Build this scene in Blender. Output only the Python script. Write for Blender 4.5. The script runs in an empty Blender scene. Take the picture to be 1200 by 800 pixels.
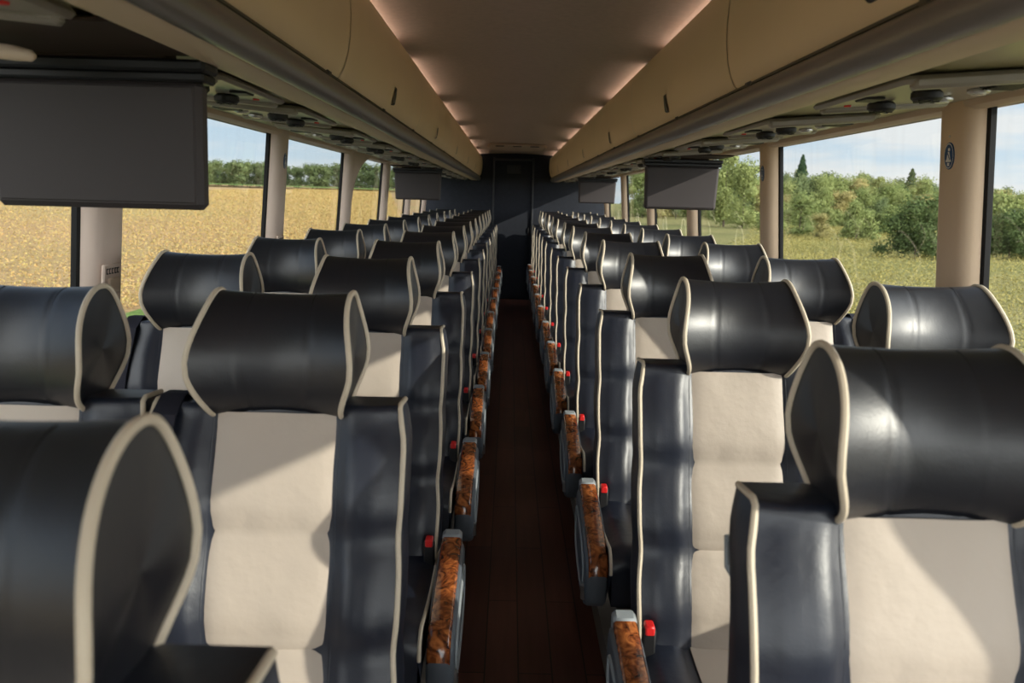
import bpy, math, random
from mathutils import Vector, Matrix, noise
C = bpy.context.scene.collection
R = math.radians
PI = math.pi
random.seed(7)

# ------------------------------------------------------------------ materials
def nt(name):
    m = bpy.data.materials.new(name); m.use_nodes = True
    t = m.node_tree; t.nodes.clear()
    out = t.nodes.new('ShaderNodeOutputMaterial')
    return m, t, out
def N(t, kind, **kw):
    n = t.nodes.new(kind)
    for k, v in kw.items():
        if k in n.inputs: n.inputs[k].default_value = v
        else: setattr(n, k, v)
    return n
def L(t, a, b): t.links.new(a, b)
def col(c): return (c[0], c[1], c[2], 1.0)

def mat(name, base, rough=0.5, spec=0.5, metal=0.0, bump=None, var=None, coat=0.0, sheen=0.0):
    """bump: list of (scale, strength, distance); var: (scale, amount) mottling of the base colour"""
    m, t, out = nt(name)
    b = N(t, 'ShaderNodeBsdfPrincipled'); L(t, b.outputs[0], out.inputs[0])
    b.inputs['Base Color'].default_value = col(base)
    b.inputs['Roughness'].default_value = rough
    b.inputs['Specular IOR Level'].default_value = spec
    b.inputs['Metallic'].default_value = metal
    b.inputs['Coat Weight'].default_value = coat
    b.inputs['Coat Roughness'].default_value = 0.15
    tc = N(t, 'ShaderNodeTexCoord')
    if var:
        n = N(t, 'ShaderNodeTexNoise'); n.inputs['Scale'].default_value = var[0]; n.inputs['Detail'].default_value = 5
        L(t, tc.outputs['Object'], n.inputs['Vector'])
        mr = N(t, 'ShaderNodeMapRange'); mr.inputs[1].default_value = 0.3; mr.inputs[2].default_value = 0.7
        mr.inputs[3].default_value = 1 - var[1]; mr.inputs[4].default_value = 1 + var[1]
        L(t, n.outputs[0], mr.inputs[0])
        mx = N(t, 'ShaderNodeVectorMath', operation='SCALE'); mx.inputs[0].default_value = base
        L(t, mr.outputs[0], mx.inputs['Scale']); L(t, mx.outputs[0], b.inputs['Base Color'])
    prev = None
    for (s, st, d) in (bump or []):
        n = N(t, 'ShaderNodeTexNoise'); n.inputs['Scale'].default_value = s; n.inputs['Detail'].default_value = 3
        L(t, tc.outputs['Object'], n.inputs['Vector'])
        bp = N(t, 'ShaderNodeBump'); bp.inputs['Strength'].default_value = st; bp.inputs['Distance'].default_value = d
        L(t, n.outputs[0], bp.inputs['Height'])
        if prev: L(t, prev.outputs[0], bp.inputs['Normal'])
        prev = bp
    if prev: L(t, prev.outputs[0], b.inputs['Normal'])
    return m

M = {}
M['leather'] = mat('black_leather', (.009, .010, .015), .40, .8, bump=[(7, .12, .02), (260, .10, .002)])
M['skytint'] = mat('sky_tinted_leather', (.011, .015, .028), .42, .7, bump=[(9, .22, .02), (260, .12, .002)])  # black leather, with the blue of the reflected sky put into the colour
M['cream'] = mat('cream_leather', (.52, .445, .375), .5, .35, bump=[(14, .25, .015), (240, .1, .002)], var=(3, .04))
M['piping'] = mat('cream_piping', (.66, .57, .44), .5, .3)
M['belt'] = mat('belt_webbing', (.022, .022, .032), .8, .2, bump=[(300, .3, .002)])
M['shell'] = mat('grey_armrest_plastic', (.10, .115, .135), .45, .4)
M['shellrim'] = mat('light_grey_plastic', (.30, .33, .35), .4, .4)
M['chrome'] = mat('brushed_metal', (.6, .6, .6), .3, .5, metal=1)
M['red'] = mat('red_plastic', (.75, .02, .02), .4, .5)
M['black'] = mat('black_plastic', (.015, .015, .017), .45, .4)
M['rubber'] = mat('black_rubber', (.008, .008, .009), .6, .3)
M['beige'] = mat('beige_moulding', (.84, .65, .45), .5, .35, bump=[(90, .06, .004)], var=(2, .03))
M['strip'] = mat('tan_plastic_strip', (.70, .55, .42), .5, .3, bump=[(120, .05, .003)])
M['pillar'] = mat('pillar_beige_vinyl', (.74, .56, .40), .6, .3, bump=[(200, .08, .002)])
M['pillarl'] = mat('pillar_shaded_vinyl', (.68, .55, .47), .6, .3, bump=[(200, .08, .002)])  # left pillars: same vinyl, greyer because shade is put into the colour
M['wall'] = mat('side_wall_fabric', (.24, .21, .18), .8, .2, bump=[(150, .2, .004)])
M['rail'] = mat('grey_handrail_plastic', (.17, .155, .155), .32, .5, bump=[(3, .1, .02)])
M['groove'] = mat('dark_groove', (.10, .09, .07), .6, .3)
M['ceiling'] = mat('ceiling_fabric', (.62, .50, .43), .9, .15, bump=[(160, .25, .004)], var=(40, .05))
M['rear'] = mat('rear_wall_carpet', (.018, .021, .030), .75, .3, bump=[(220, .35, .004)], var=(30, .12))
M['rearfr'] = mat('rear_wall_seam_trim', (.035, .037, .042), .4, .4)
M['tv'] = mat('grey_screen_housing', (.052, .044, .046), .55, .35, bump=[(300, .1, .001)])
M['tvd'] = mat('dark_screen_side', (.012, .012, .014), .4, .4)
M['recess'] = mat('dark_brown_recess', (.045, .028, .022), .6, .3)
M['panel'] = mat('service_panel_grey', (.32, .29, .26), .3, .45)
M['filler'] = mat('olive_filler_panel', (.42, .375, .23), .28, .5)
M['lens'] = mat('reading_lamp_lens', (.7, .7, .68), .2, .5)
M['blue'] = mat('sign_blue', (.01, .07, .22), .4, .4)
M['white'] = mat('sign_white', (.8, .8, .8), .5, .4)
M['exterior'] = mat('bus_body_paint', (.5, .5, .5), .3, .5)
M['bark'] = mat('bark', (.10, .08, .06), .9, .1)

def wood_floor():
    m, t, out = nt('dark_plank_floor')
    b = N(t, 'ShaderNodeBsdfPrincipled'); L(t, b.outputs[0], out.inputs[0])
    tc = N(t, 'ShaderNodeTexCoord'); sx = N(t, 'ShaderNodeSeparateXYZ'); L(t, tc.outputs['Object'], sx.inputs[0])
    cb = N(t, 'ShaderNodeCombineXYZ'); L(t, sx.outputs[1], cb.inputs[0]); L(t, sx.outputs[0], cb.inputs[1])
    br = N(t, 'ShaderNodeTexBrick'); L(t, cb.outputs[0], br.inputs[0])
    br.inputs['Scale'].default_value = 1; br.inputs['Brick Width'].default_value = .9; br.inputs['Row Height'].default_value = .105
    br.inputs['Mortar Size'].default_value = .0025
    br.inputs['Color1'].default_value = (.085, .029, .020, 1); br.inputs['Color2'].default_value = (.13, .046, .030, 1)
    br.inputs['Mortar'].default_value = (.010, .006, .005, 1)
    mp = N(t, 'ShaderNodeMapping'); mp.inputs['Scale'].default_value = (40, 2.5, 10); L(t, tc.outputs['Object'], mp.inputs[0])
    n = N(t, 'ShaderNodeTexNoise'); n.inputs['Scale'].default_value = 1; n.inputs['Detail'].default_value = 6; L(t, mp.outputs[0], n.inputs[0])
    mr = N(t, 'ShaderNodeMapRange'); mr.inputs[3].default_value = .6; mr.inputs[4].default_value = 1.4; L(t, n.outputs[0], mr.inputs[0])
    v = N(t, 'ShaderNodeVectorMath', operation='SCALE'); L(t, br.outputs[0], v.inputs[0]); L(t, mr.outputs[0], v.inputs['Scale'])
    L(t, v.outputs[0], b.inputs['Base Color']); b.inputs['Roughness'].default_value = .42
    return m
M['floor'] = wood_floor()

def burl():
    m, t, out = nt('burl_wood')
    b = N(t, 'ShaderNodeBsdfPrincipled'); L(t, b.outputs[0], out.inputs[0])
    tc = N(t, 'ShaderNodeTexCoord')
    n = N(t, 'ShaderNodeTexNoise'); n.inputs['Scale'].default_value = 28; n.inputs['Detail'].default_value = 8; n.inputs['Distortion'].default_value = 2.2
    L(t, tc.outputs['Object'], n.inputs[0])
    r = N(t, 'ShaderNodeValToRGB'); L(t, n.outputs[0], r.inputs[0])
    e = r.color_ramp.elements; e[0].position = .32; e[0].color = (.035, .010, .004, 1); e[1].position = .68; e[1].color = (.52, .17, .045, 1)
    k = e.new(.5); k.color = (.24, .065, .018, 1)
    L(t, r.outputs[0], b.inputs['Base Color']); b.inputs['Roughness'].default_value = .22; b.inputs['Coat Weight'].default_value = .6
    return m
M['burl'] = burl()

def glass():
    m, t, out = nt('window_glass')
    tr = N(t, 'ShaderNodeBsdfTransparent'); gl = N(t, 'ShaderNodeBsdfGlossy'); gl.inputs['Roughness'].default_value = .02
    df = N(t, 'ShaderNodeBsdfDiffuse'); df.inputs[0].default_value = (.7, .7, .7, 1)
    tc = N(t, 'ShaderNodeTexCoord')
    mp = N(t, 'ShaderNodeMapping'); mp.inputs['Scale'].default_value = (1, 26, 1.4); L(t, tc.outputs['Object'], mp.inputs[0])
    n = N(t, 'ShaderNodeTexNoise'); n.inputs['Scale'].default_value = 1.0; n.inputs['Detail'].default_value = 4; L(t, mp.outputs[0], n.inputs[0])
    mr = N(t, 'ShaderNodeMapRange'); mr.inputs[1].default_value = .45; mr.inputs[2].default_value = .75; mr.inputs[3].default_value = .015; mr.inputs[4].default_value = .05
    L(t, n.outputs[0], mr.inputs[0])
    tr.inputs[0].default_value = (.90, .93, .92, 1)
    m1 = N(t, 'ShaderNodeMixShader'); L(t, mr.outputs[0], m1.inputs[0]); L(t, tr.outputs[0], m1.inputs[1]); L(t, df.outputs[0], m1.inputs[2])
    lw = N(t, 'ShaderNodeLayerWeight'); pw_ = N(t, 'ShaderNodeMath', operation='POWER'); pw_.inputs[1].default_value = 5; L(t, lw.outputs['Facing'], pw_.inputs[0])
    fr = N(t, 'ShaderNodeMath', operation='MULTIPLY_ADD'); fr.inputs[1].default_value = .5; fr.inputs[2].default_value = .05; L(t, pw_.outputs[0], fr.inputs[0])
    m2 = N(t, 'ShaderNodeMixShader'); L(t, fr.outputs[0], m2.inputs[0]); L(t, m1.outputs[0], m2.inputs[1]); L(t, gl.outputs[0], m2.inputs[2])
    L(t, m2.outputs[0], out.inputs[0])
    return m
M['glass'] = glass()

def ground_mat(name, stops, scale, patch, green, pscale=.035, bump=.6):
    """speckled crop / meadow: fine noise through a ramp, patches of a second tint"""
    m, t, out = nt(name)
    b = N(t, 'ShaderNodeBsdfPrincipled'); L(t, b.outputs[0], out.inputs[0]); b.inputs['Roughness'].default_value = .9; b.inputs['Specular IOR Level'].default_value = .1
    tc = N(t, 'ShaderNodeTexCoord')
    n = N(t, 'ShaderNodeTexNoise'); n.inputs['Scale'].default_value = scale; n.inputs['Detail'].default_value = 6; n.inputs['Roughness'].default_value = .7
    L(t, tc.outputs['Object'], n.inputs[0])
    r = N(t, 'ShaderNodeValToRGB'); L(t, n.outputs[0], r.inputs[0])
    e = r.color_ramp.elements
    e[0].position = stops[0][0]; e[0].color = col(stops[0][1]); e[1].position = stops[-1][0]; e[1].color = col(stops[-1][1])
    for p, c in stops[1:-1]: k = e.new(p); k.color = col(c)
    n2 = N(t, 'ShaderNodeTexNoise'); n2.inputs['Scale'].default_value = pscale; n2.inputs['Detail'].default_value = 5
    L(t, tc.outputs['Object'], n2.inputs[0])
    mr = N(t, 'ShaderNodeMapRange'); mr.inputs[1].default_value = .45; mr.inputs[2].default_value = .65; mr.inputs[4].default_value = patch; L(t, n2.outputs[0], mr.inputs[0])
    mx = N(t, 'ShaderNodeMix', data_type='RGBA'); L(t, mr.outputs[0], mx.inputs[0]); L(t, r.outputs[0], mx.inputs[6]); mx.inputs[7].default_value = col(green)
    L(t, mx.outputs[2], b.inputs['Base Color'])
    bp = N(t, 'ShaderNodeBump'); bp.inputs['Strength'].default_value = bump; bp.inputs['Distance'].default_value = .3; L(t, n.outputs[0], bp.inputs['Height']); L(t, bp.outputs[0], b.inputs['Normal'])
    return m
M['soy'] = ground_mat('soy_field', [(.3, (.12, .075, .035)), (.45, (.28, .18, .095)), (.58, (.40, .275, .13)), (.72, (.31, .28, .13))], 5, .35, (.22, .24, .08))
M['meadow'] = ground_mat('meadow', [(.3, (.07, .075, .03)), (.5, (.20, .19, .075)), (.7, (.31, .26, .11))], 5, .6, (.13, .15, .05), .06)
M['verge'] = ground_mat('green_verge', [(.3, (.05, .085, .025)), (.5, (.11, .18, .045)), (.7, (.19, .27, .08))], 8, .2, (.2, .23, .08), .3)
M['road'] = mat('asphalt', (.14, .14, .14), .9, .2, bump=[(60, .4, .01)], var=(3, .2))

def leaf_mat(name, a, b_, tr=.3):
    m, t, out = nt(name)
    b = N(t, 'ShaderNodeBsdfPrincipled'); b.inputs['Roughness'].default_value = .7; b.inputs['Specular IOR Level'].default_value = .15
    g = N(t, 'ShaderNodeNewGeometry'); oi = N(t, 'ShaderNodeObjectInfo')
    ad = N(t, 'ShaderNodeMath', operation='ADD'); L(t, g.outputs['Random Per Island'], ad.inputs[0]); L(t, oi.outputs['Random'], ad.inputs[1])
    hv = N(t, 'ShaderNodeMath', operation='MULTIPLY'); hv.inputs[1].default_value = .5; L(t, ad.outputs[0], hv.inputs[0])
    mx = N(t, 'ShaderNodeMix', data_type='RGBA'); L(t, hv.outputs[0], mx.inputs[0]); mx.inputs[6].default_value = col(a); mx.inputs[7].default_value = col(b_)
    L(t, mx.outputs[2], b.inputs['Base Color'])
    tl = N(t, 'ShaderNodeBsdfTranslucent'); L(t, mx.outputs[2], tl.inputs[0])
    ms = N(t, 'ShaderNodeMixShader'); ms.inputs[0].default_value = tr; L(t, b.outputs[0], ms.inputs[1]); L(t, tl.outputs[0], ms.inputs[2]); L(t, ms.outputs[0], out.inputs[0])
    return m
M['leaf_far'] = leaf_mat('far_tree_leaves', (.075, .11, .05), (.18, .22, .09))
M['leaf_mid'] = leaf_mat('light_green_leaves', (.15, .20, .065), (.30, .33, .12))  # woodland green lightened, distance haze put into the leaf colour
M['leaf_gold'] = leaf_mat('golden_green_leaves', (.24, .23, .09), (.40, .34, .14))
M['leaf_dark'] = leaf_mat('dark_bush_leaves', (.045, .075, .028), (.11, .15, .05))
M['leaf_fir'] = leaf_mat('fir_needles', (.025, .055, .028), (.06, .10, .04))
M['leaf_soy'] = leaf_mat('soy_leaves', (.40, .235, .095), (.28, .31, .10), .1)
M['leaf_weed'] = leaf_mat('weed_leaves', (.13, .16, .05), (.34, .28, .09), .1)

# ------------------------------------------------------------------ mesh helpers
def make(name, verts, faces, mats, parent=None, smooth=True, mi=None, auto=None):
    me = bpy.data.meshes.new(name); me.from_pydata([tuple(v) for v in verts], [], faces); me.update()
    for m in (mats if isinstance(mats, (list, tuple)) else [mats]): me.materials.append(m)
    if mi: me.polygons.foreach_set('material_index', mi)
    if smooth: me.polygons.foreach_set('use_smooth', [True] * len(me.polygons))
    o = bpy.data.objects.new(name, me); C.objects.link(o)
    if auto is not None: me.set_sharp_from_angle(angle=R(auto))
    if parent: o.parent = parent
    return o

class MB:
    def __init__(s): s.v = []; s.f = []; s.mi = []
    def add(s, verts, faces, mi=0):
        n = len(s.v); s.v += [Vector(v) for v in verts]; s.f += [[i + n for i in f] for f in faces]; s.mi += [mi] * len(faces)
    def box(s, x0, x1, y0, y1, z0, z1, mi=0, bev=0.0, fn=None):
        """box; bev > 0 gives chamfered edges"""
        b = min(bev, (x1-x0)/2.01, (y1-y0)/2.01, (z1-z0)/2.01)
        if b <= 0:
            vs = [(x, y, z) for z in (z0, z1) for y in (y0, y1) for x in (x0, x1)]
            fs = [(0,2,3,1),(4,5,7,6),(0,1,5,4),(2,6,7,3),(0,4,6,2),(1,3,7,5)]
        else:
            cx, cy, cz = (x0+x1)/2, (y0+y1)/2, (z0+z1)/2; hx, hy, hz = (x1-x0)/2, (y1-y0)/2, (z1-z0)/2
            vs = []; idx = {}
            for sx in (-1, 1):
                for sy in (-1, 1):
                    for sz in (-1, 1):
                        for a in range(3):
                            d = [hx-b, hy-b, hz-b]; d[a] += b
                            idx[(sx, sy, sz, a)] = len(vs); vs.append((cx+sx*d[0], cy+sy*d[1], cz+sz*d[2]))
            fs = []
            for sx in (-1, 1):
                for sy in (-1, 1):
                    for sz in (-1, 1):
                        f = [idx[(sx, sy, sz, a)] for a in range(3)]
                        fs.append(f if sx*sy*sz > 0 else f[::-1])
            def k(sg, a): return idx[(sg[0], sg[1], sg[2], a)]
            for a in range(3):
                b_, c_ = (a+1) % 3, (a+2) % 3
                for s1 in (-1, 1):
                    q = []
                    for (u, w) in ((-1,-1),(1,-1),(1,1),(-1,1)):
                        g = [0]*3; g[a] = s1; g[b_] = u; g[c_] = w; q.append(k(g, a))
                    fs.append(q if s1 > 0 else q[::-1])
                for u in (-1, 1):
                    for w in (-1, 1):
                        g0 = [0]*3; g1 = [0]*3
                        g0[a] = -1; g1[a] = 1; g0[b_] = g1[b_] = u; g0[c_] = g1[c_] = w
                        q = [k(g0, b_), k(g1, b_), k(g1, c_), k(g0, c_)]
                        fs.append(q if u*w < 0 else q[::-1])
        if fn: vs = [fn(Vector(v)) for v in vs]
        s.add(vs, fs, mi)
    def grid(s, rows, closeu=False, closev=False, mi=0, flip=False):
        n = len(rows[0]); m = len(rows); vs = [p for r in rows for p in r]; fs = []
        for j in range(m if closev else m-1):
            for i in range(n if closeu else n-1):
                a = j*n+i; b = j*n+(i+1) % n; c = ((j+1) % m)*n+(i+1) % n; d = ((j+1) % m)*n+i
                fs.append((a, d, c, b) if flip else (a, b, c, d))
        s.add(vs, fs, mi)
    def tube(s, path, r, n=8, mi=0, closed=False, caps=True):
        pts = [Vector(p) for p in path]; rings = []; up = Vector((0, 0, 1)); prev = None
        for i, p in enumerate(pts):
            if closed: d = pts[(i+1) % len(pts)] - pts[i-1]
            else: d = pts[min(i+1, len(pts)-1)] - pts[max(i-1, 0)]
            d.normalize()
            if prev is None:
                a = d.cross(Vector((1, 0, 0)) if abs(d.x) < .9 else up)
            else: a = prev - d*prev.dot(d)
            a.normalize(); prev = a; b = d.cross(a)
            rr = r[i] if isinstance(r, (list, tuple)) else r
            rings.append([p + (a*math.cos(2*PI*k/n) + b*math.sin(2*PI*k/n))*rr for k in range(n)])
        s.grid(rings, closeu=True, closev=closed, mi=mi, flip=True)
        if caps and not closed:
            o = len(s.v) - len(rings)*n
            s.f.append([o+k for k in range(n)]); s.f.append([o+(len(rings)-1)*n+k for k in range(n)][::-1]); s.mi += [mi, mi]
    def cyl(s, c, r, h, n=20, mi=0, axis='z', r2=None, bev=0):
        r2 = r if r2 is None else r2
        prof = [(0, 0), (r, 0), (r2, h), (0, h)] if bev <= 0 else [(0, 0), (r-bev, 0), (r, bev), (r2, h-bev), (r2-bev, h), (0, h)]
        rows = []
        for (rr, z) in prof:
            row = []
            for k in range(n):
                a = 2*PI*k/n; x, y = rr*math.cos(a), rr*math.sin(a)
                v = {'z': (x, y, z), 'x': (z, x, y), 'y': (x, -z, y)}[axis]
                row.append(Vector(c)+Vector(v))
            rows.append(row)
        s.grid(rows, closeu=True, mi=mi)
    def build(s, name, mats, parent=None, smooth=True, auto=40):
        return make(name, s.v, s.f, mats, parent, smooth, s.mi, auto)

def tag(o, label=None, cat=None, group=None, kind=None):
    if label: o['label'] = label
    if cat: o['category'] = cat
    if group: o['group'] = group
    if kind: o['kind'] = kind
    return o
def empty(name, loc=(0, 0, 0), rz=0):
    o = bpy.data.objects.new(name, None); C.objects.link(o); o.location = loc; o.rotation_euler = (0, 0, rz); o.empty_display_size = .1
    return o
def copy_tree(o, parent=None):
    c = o.copy(); C.objects.link(c); c.parent = parent
    for ch in list(o.children): copy_tree(ch, c)
    return c
def lerp(a, b, t): return a+(b-a)*t
def interp(pts, x):
    if x <= pts[0][0]: return pts[0][1]
    for (a, va), (b, vb) in zip(pts, pts[1:]):
        if x <= b:
            t = (x-a)/(b-a); t = t*t*(3-2*t); return lerp(va, vb, t)
    return pts[-1][1]
def sstep(a, b, x):
    t = max(0, min(1, (x-a)/(b-a))); return t*t*(3-2*t)

# ------------------------------------------------------------------ bus shell
YR = 11.45           # rear wall
YF = -2.2            # front
def wallx(z): return 1.245 - (z-.88)*.085      # side walls lean in
SILL, WTOP = .88, 1.725
P_Y = [2.14+1.64*i for i in range(-2, 6)]       # pillar near edges
PW = .17

fl = MB(); fl.box(-.27, .27, YF, YR+.06, -.05, 0); o = fl.build('floor', M['floor'], smooth=False); tag(o, kind='structure')
for sd, s in (('left', -1), ('right', 1)):
    b = MB(); x0, x1 = sorted((s*.27, s*1.3)); b.box(x0, x1, YF, YR, -.05, .09)
    tag(b.build('floor_'+sd, M['wall'], smooth=False), kind='structure')
    # wall below the sill, header above windows
    b = MB()
    prof = [(s*1.30, .09), (s*wallx(.09)*1.0, .09), (s*wallx(SILL), SILL-.03), (s*(wallx(SILL)-.01), SILL), (s*1.32, SILL)]
    b.grid([[Vector((x, YF, z)) for x, z in prof], [Vector((x, YR, z)) for x, z in prof]], flip=(s > 0))
    prof = [(s*1.32, -.6), (s*1.32, SILL)]
    b.grid([[Vector((x, YF, z)) for x, z in prof], [Vector((x, YR, z)) for x, z in prof]])
    prof = [(s*1.25, WTOP), (s*(wallx(WTOP)-.02), WTOP), (s*(wallx(WTOP)-.025), WTOP+.02), (s*1.0, 2.25), (s*1.25, 2.25)]
    b.grid([[Vector((x, YF, z)) for x, z in prof], [Vector((x, YR, z)) for x, z in prof]], closeu=True)
    tag(b.build('wall_'+sd, M['wall'], auto=30), kind='structure')
    # curved trim that runs above the windows
    b = MB(); tx = wallx(WTOP)
    prof = [(s*(tx-.002), WTOP-.012), (s*(tx-.03), WTOP-.014), (s*(tx-.045), WTOP-.006), (s*(tx-.05), WTOP+.012), (s*(tx-.002), WTOP+.015)]
    b.grid([[Vector((x, YF, z)) for x, z in prof], [Vector((x, YR, z)) for x, z in prof]], closeu=True)
    tag(b.build('trim_1' if s < 0 else 'trim_2', M['strip']), kind='structure')

n_trim = 3; n_win = 1
for s in (-1, 1):
    for i, py in enumerate(P_Y):
        # beige pillar: leaning slab with rounded inner edges
        b = MB(); rows = []
        for z in (SILL-.02, 1.0, 1.2, 1.4, 1.6, WTOP+.02):
            xw = wallx(z); d = .05
            sec = [(xw+.010, py), (xw-.01, py), (xw-d+.012, py+.012), (xw-d, py+.04), (xw-d, py+PW-.04), (xw-d+.012, py+PW-.012), (xw-.01, py+PW), (xw+.010, py+PW)]
            rows.append([Vector((s*x, y, z)) for x, y in sec])
        b.grid(rows, closeu=True, flip=(s > 0))
        if s < 0 and i == 4:   # arched corner of the exit window beyond the third pillar
            for k in range(10):
                a0, a1 = k/10*PI/2, (k+1)/10*PI/2; rr = .85; rz = .32
                y0, z0 = py+PW+rr-rr*math.cos(a0), WTOP+.01-rz+rz*math.sin(a0)
                y1, z1 = py+PW+rr-rr*math.cos(a1), WTOP+.01-rz+rz*math.sin(a1)
                xa = wallx(z0)-.045; xb = wallx(z1)-.045
                q = [(s*xa, py+PW-.01, z0), (s*xb, py+PW-.01, z1), (s*xb, y1, z1), (s*xa, y0, z0)]
                b.add(q, [(0, 1, 2, 3)]); q2 = [(v[0]+s*.05, v[1], v[2]) for v in q]
                b.add(q2, [(3, 2, 1, 0)]); b.add([q[3], q[2], q2[2], q2[3]], [(0, 1, 2, 3)])
        tag(b.build('trim_%d' % n_trim, M['pillarl'] if s < 0 else M['pillar'], auto=50), kind='structure'); n_trim += 1
        # black gasket on the near edge
        b = MB(); rows = []
        for z in (SILL-.01, 1.3, WTOP+.01):
            xw = wallx(z); sec = [(xw+.016, py-.012), (xw+.002, py-.010), (xw-.004, py+.002), (xw+.016, py+.006)]
            rows.append([Vector((s*x, y, z)) for x, y in sec])
        b.grid(rows, closeu=True, flip=(s > 0))
        tag(b.build('trim_%d' % n_trim, M['rubber'], smooth=False), kind='structure'); n_trim += 1
    edges = [YF] + [v for py in P_Y for v in (py, py+PW)] + [YR]
    for k in range(0, len(edges), 2):
        y0, y1 = edges[k], edges[k+1]
        if y1-y0 < .1: continue
        za, zb = SILL+.0, WTOP+.0; xa, xb = wallx(za)+.012, wallx(zb)+.012
        b = MB(); b.add([(s*xa, y0, za), (s*xa, y1, za), (s*xb, y1, zb), (s*xb, y0, zb)], [(0, 1, 2, 3)])
        w = b.build('window_%d' % n_win, M['glass'], smooth=False); tag(w, kind='structure'); n_win += 1
        # lower gasket line
        g = MB(); g.box(min(s*(xa-.02), s*(xa+.02)), max(s*(xa-.02), s*(xa+.02)), y0, y1, SILL-.004, SILL+.014)
        g.build('window_gasket', M['rubber'], w, smooth=False)

# roof and ceiling
b = MB(); b.box(-1.25, 1.25, YF, YR+.05, 2.25, 2.30); tag(b.build('roof', M['exterior'], smooth=False), kind='structure')
b = MB(); rows = []
ny = 260
for j in range(ny+1):
    y = lerp(YF, YR, j/ny); ph = ((y-3.40)/1.66) % 1.0; d = min(ph, 1-ph)*1.66
    row = []
    for i in range(25):
        u = lerp(-1, 1, i/24); x = u*.598
        z = 2.060 - .026*u*u - .016*math.exp(-(d/.05)**2)*(abs(u)**4) - .010*math.exp(-(d/.22)**2)
        row.append(Vector((x, y, z)))
    rows.append(row)
b.grid(rows, flip=True); tag(b.build('ceiling', M['ceiling']), kind='structure')
b = MB()   # oval roof hatch recess near the rear
ring = []
for k in range(40):
    a = 2*PI*k/40; c_, s_ = math.cos(a), math.sin(a)
    ring.append(Vector((.34*math.copysign(abs(c_)**.5, c_), 9.8+.5*math.copysign(abs(s_)**.5, s_), 2.04)))
b.tube(ring, .012, closed=True); b.box(-.33, .33, 9.32, 10.28, 2.03, 2.06, bev=.02)
b2 = b.build('roof_hatch', M['strip']); tag(b2, 'rounded hatch panel set in the bus ceiling near the rear wall', 'hatch')
hm = MB()
for xx in (-.2, 0, .2): hm.box(xx-.05, xx+.05, 9.36, 9.39, 2.022, 2.034)
hm.build('latch', M['black'], b2, smooth=False)

# rear wall with the lavatory door
b = MB(); b.box(-1.3, -.31, YR, YR+.05, 0, 2.2); b.box(.25, 1.3, YR, YR+.05, 0, 2.2); b.box(-.31, .25, YR, YR+.05, 1.98, 2.2)
tag(b.build('wall_rear', M['rear'], smooth=False), kind='structure')
d = MB(); d.box(-.30, .24, YR+.01, YR+.045, 0.0, 1.97, bev=.008)
dr = d.build('door_1', M['rear'], auto=20); tag(dr, kind='structure')
d = MB(); d.box(-.32, -.295, YR-.02, YR+.03, 0, 2.0, bev=.004); d.box(.235, .26, YR-.02, YR+.03, 0, 2.0, bev=.004); d.box(-.32, .26, YR-.02, YR+.03, 1.96, 1.985, bev=.004)
d.build('door_frame', M['rearfr'], dr)
d = MB(); d.box(-.12, .07, YR-.005, YR+.015, 1.78, 1.90, bev=.005)
for k in range(6): d.box(-.11, .06, YR-.010, YR, 1.79+k*.018, 1.798+k*.018)
d.build('vent_grille', M['black'], dr)
d = MB(); d.box(.19, .205, YR-.008, YR+.015, .95, 1.03, bev=.003); d.build('door_handle', M['black'], dr)

# front bulkhead around the windscreen (behind the camera)
b = MB(); b.box(-1.3, 1.3, YF-.05, YF, -.6, .25); b.box(-1.3, 1.3, YF-.05, YF, 2.15, 2.3)
tag(b.build('wall_front', M['wall'], smooth=False), kind='structure')
b = MB(); b.add([(-1.25, YF, .25), (1.25, YF, .25), (1.25, YF, 2.15), (-1.25, YF, 2.15)], [(0, 1, 2, 3)])
tag(b.build('window_%d' % n_win, M['glass'], smooth=False), kind='structure')

# ------------------------------------------------------------------ overhead: bins, rails, service panels
def extr(b, prof, y0, y1, s, close=False, mi=0, ny=1, caps=False):
    rows = [[Vector((s*x, lerp(y0, y1, j/ny), z)) for x, z in prof] for j in range(ny+1)]
    b.grid(rows, closeu=close, mi=mi, flip=(s > 0))
    if caps:
        for y, fl_ in ((y0, s < 0), (y1, s > 0)):
            vs = [(s*x, y, z) for x, z in prof]; f = list(range(len(vs))); b.add(vs, [f[::-1] if fl_ else f], mi)
side_word = {-1: 'left', 1: 'right'}
ords = ['first', 'second', 'third', 'fourth', 'fifth', 'sixth', 'seventh', 'eighth', 'ninth', 'tenth', 'eleventh', 'twelfth', 'thirteenth', 'fourteenth', 'fifteenth']
face = [(.484, 2.006), (.476, 1.985), (.470, 1.94), (.468, 1.89), (.470, 1.84), (.476, 1.80), (.486, 1.765), (.498, 1.742), (.510, 1.732)]
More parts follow.
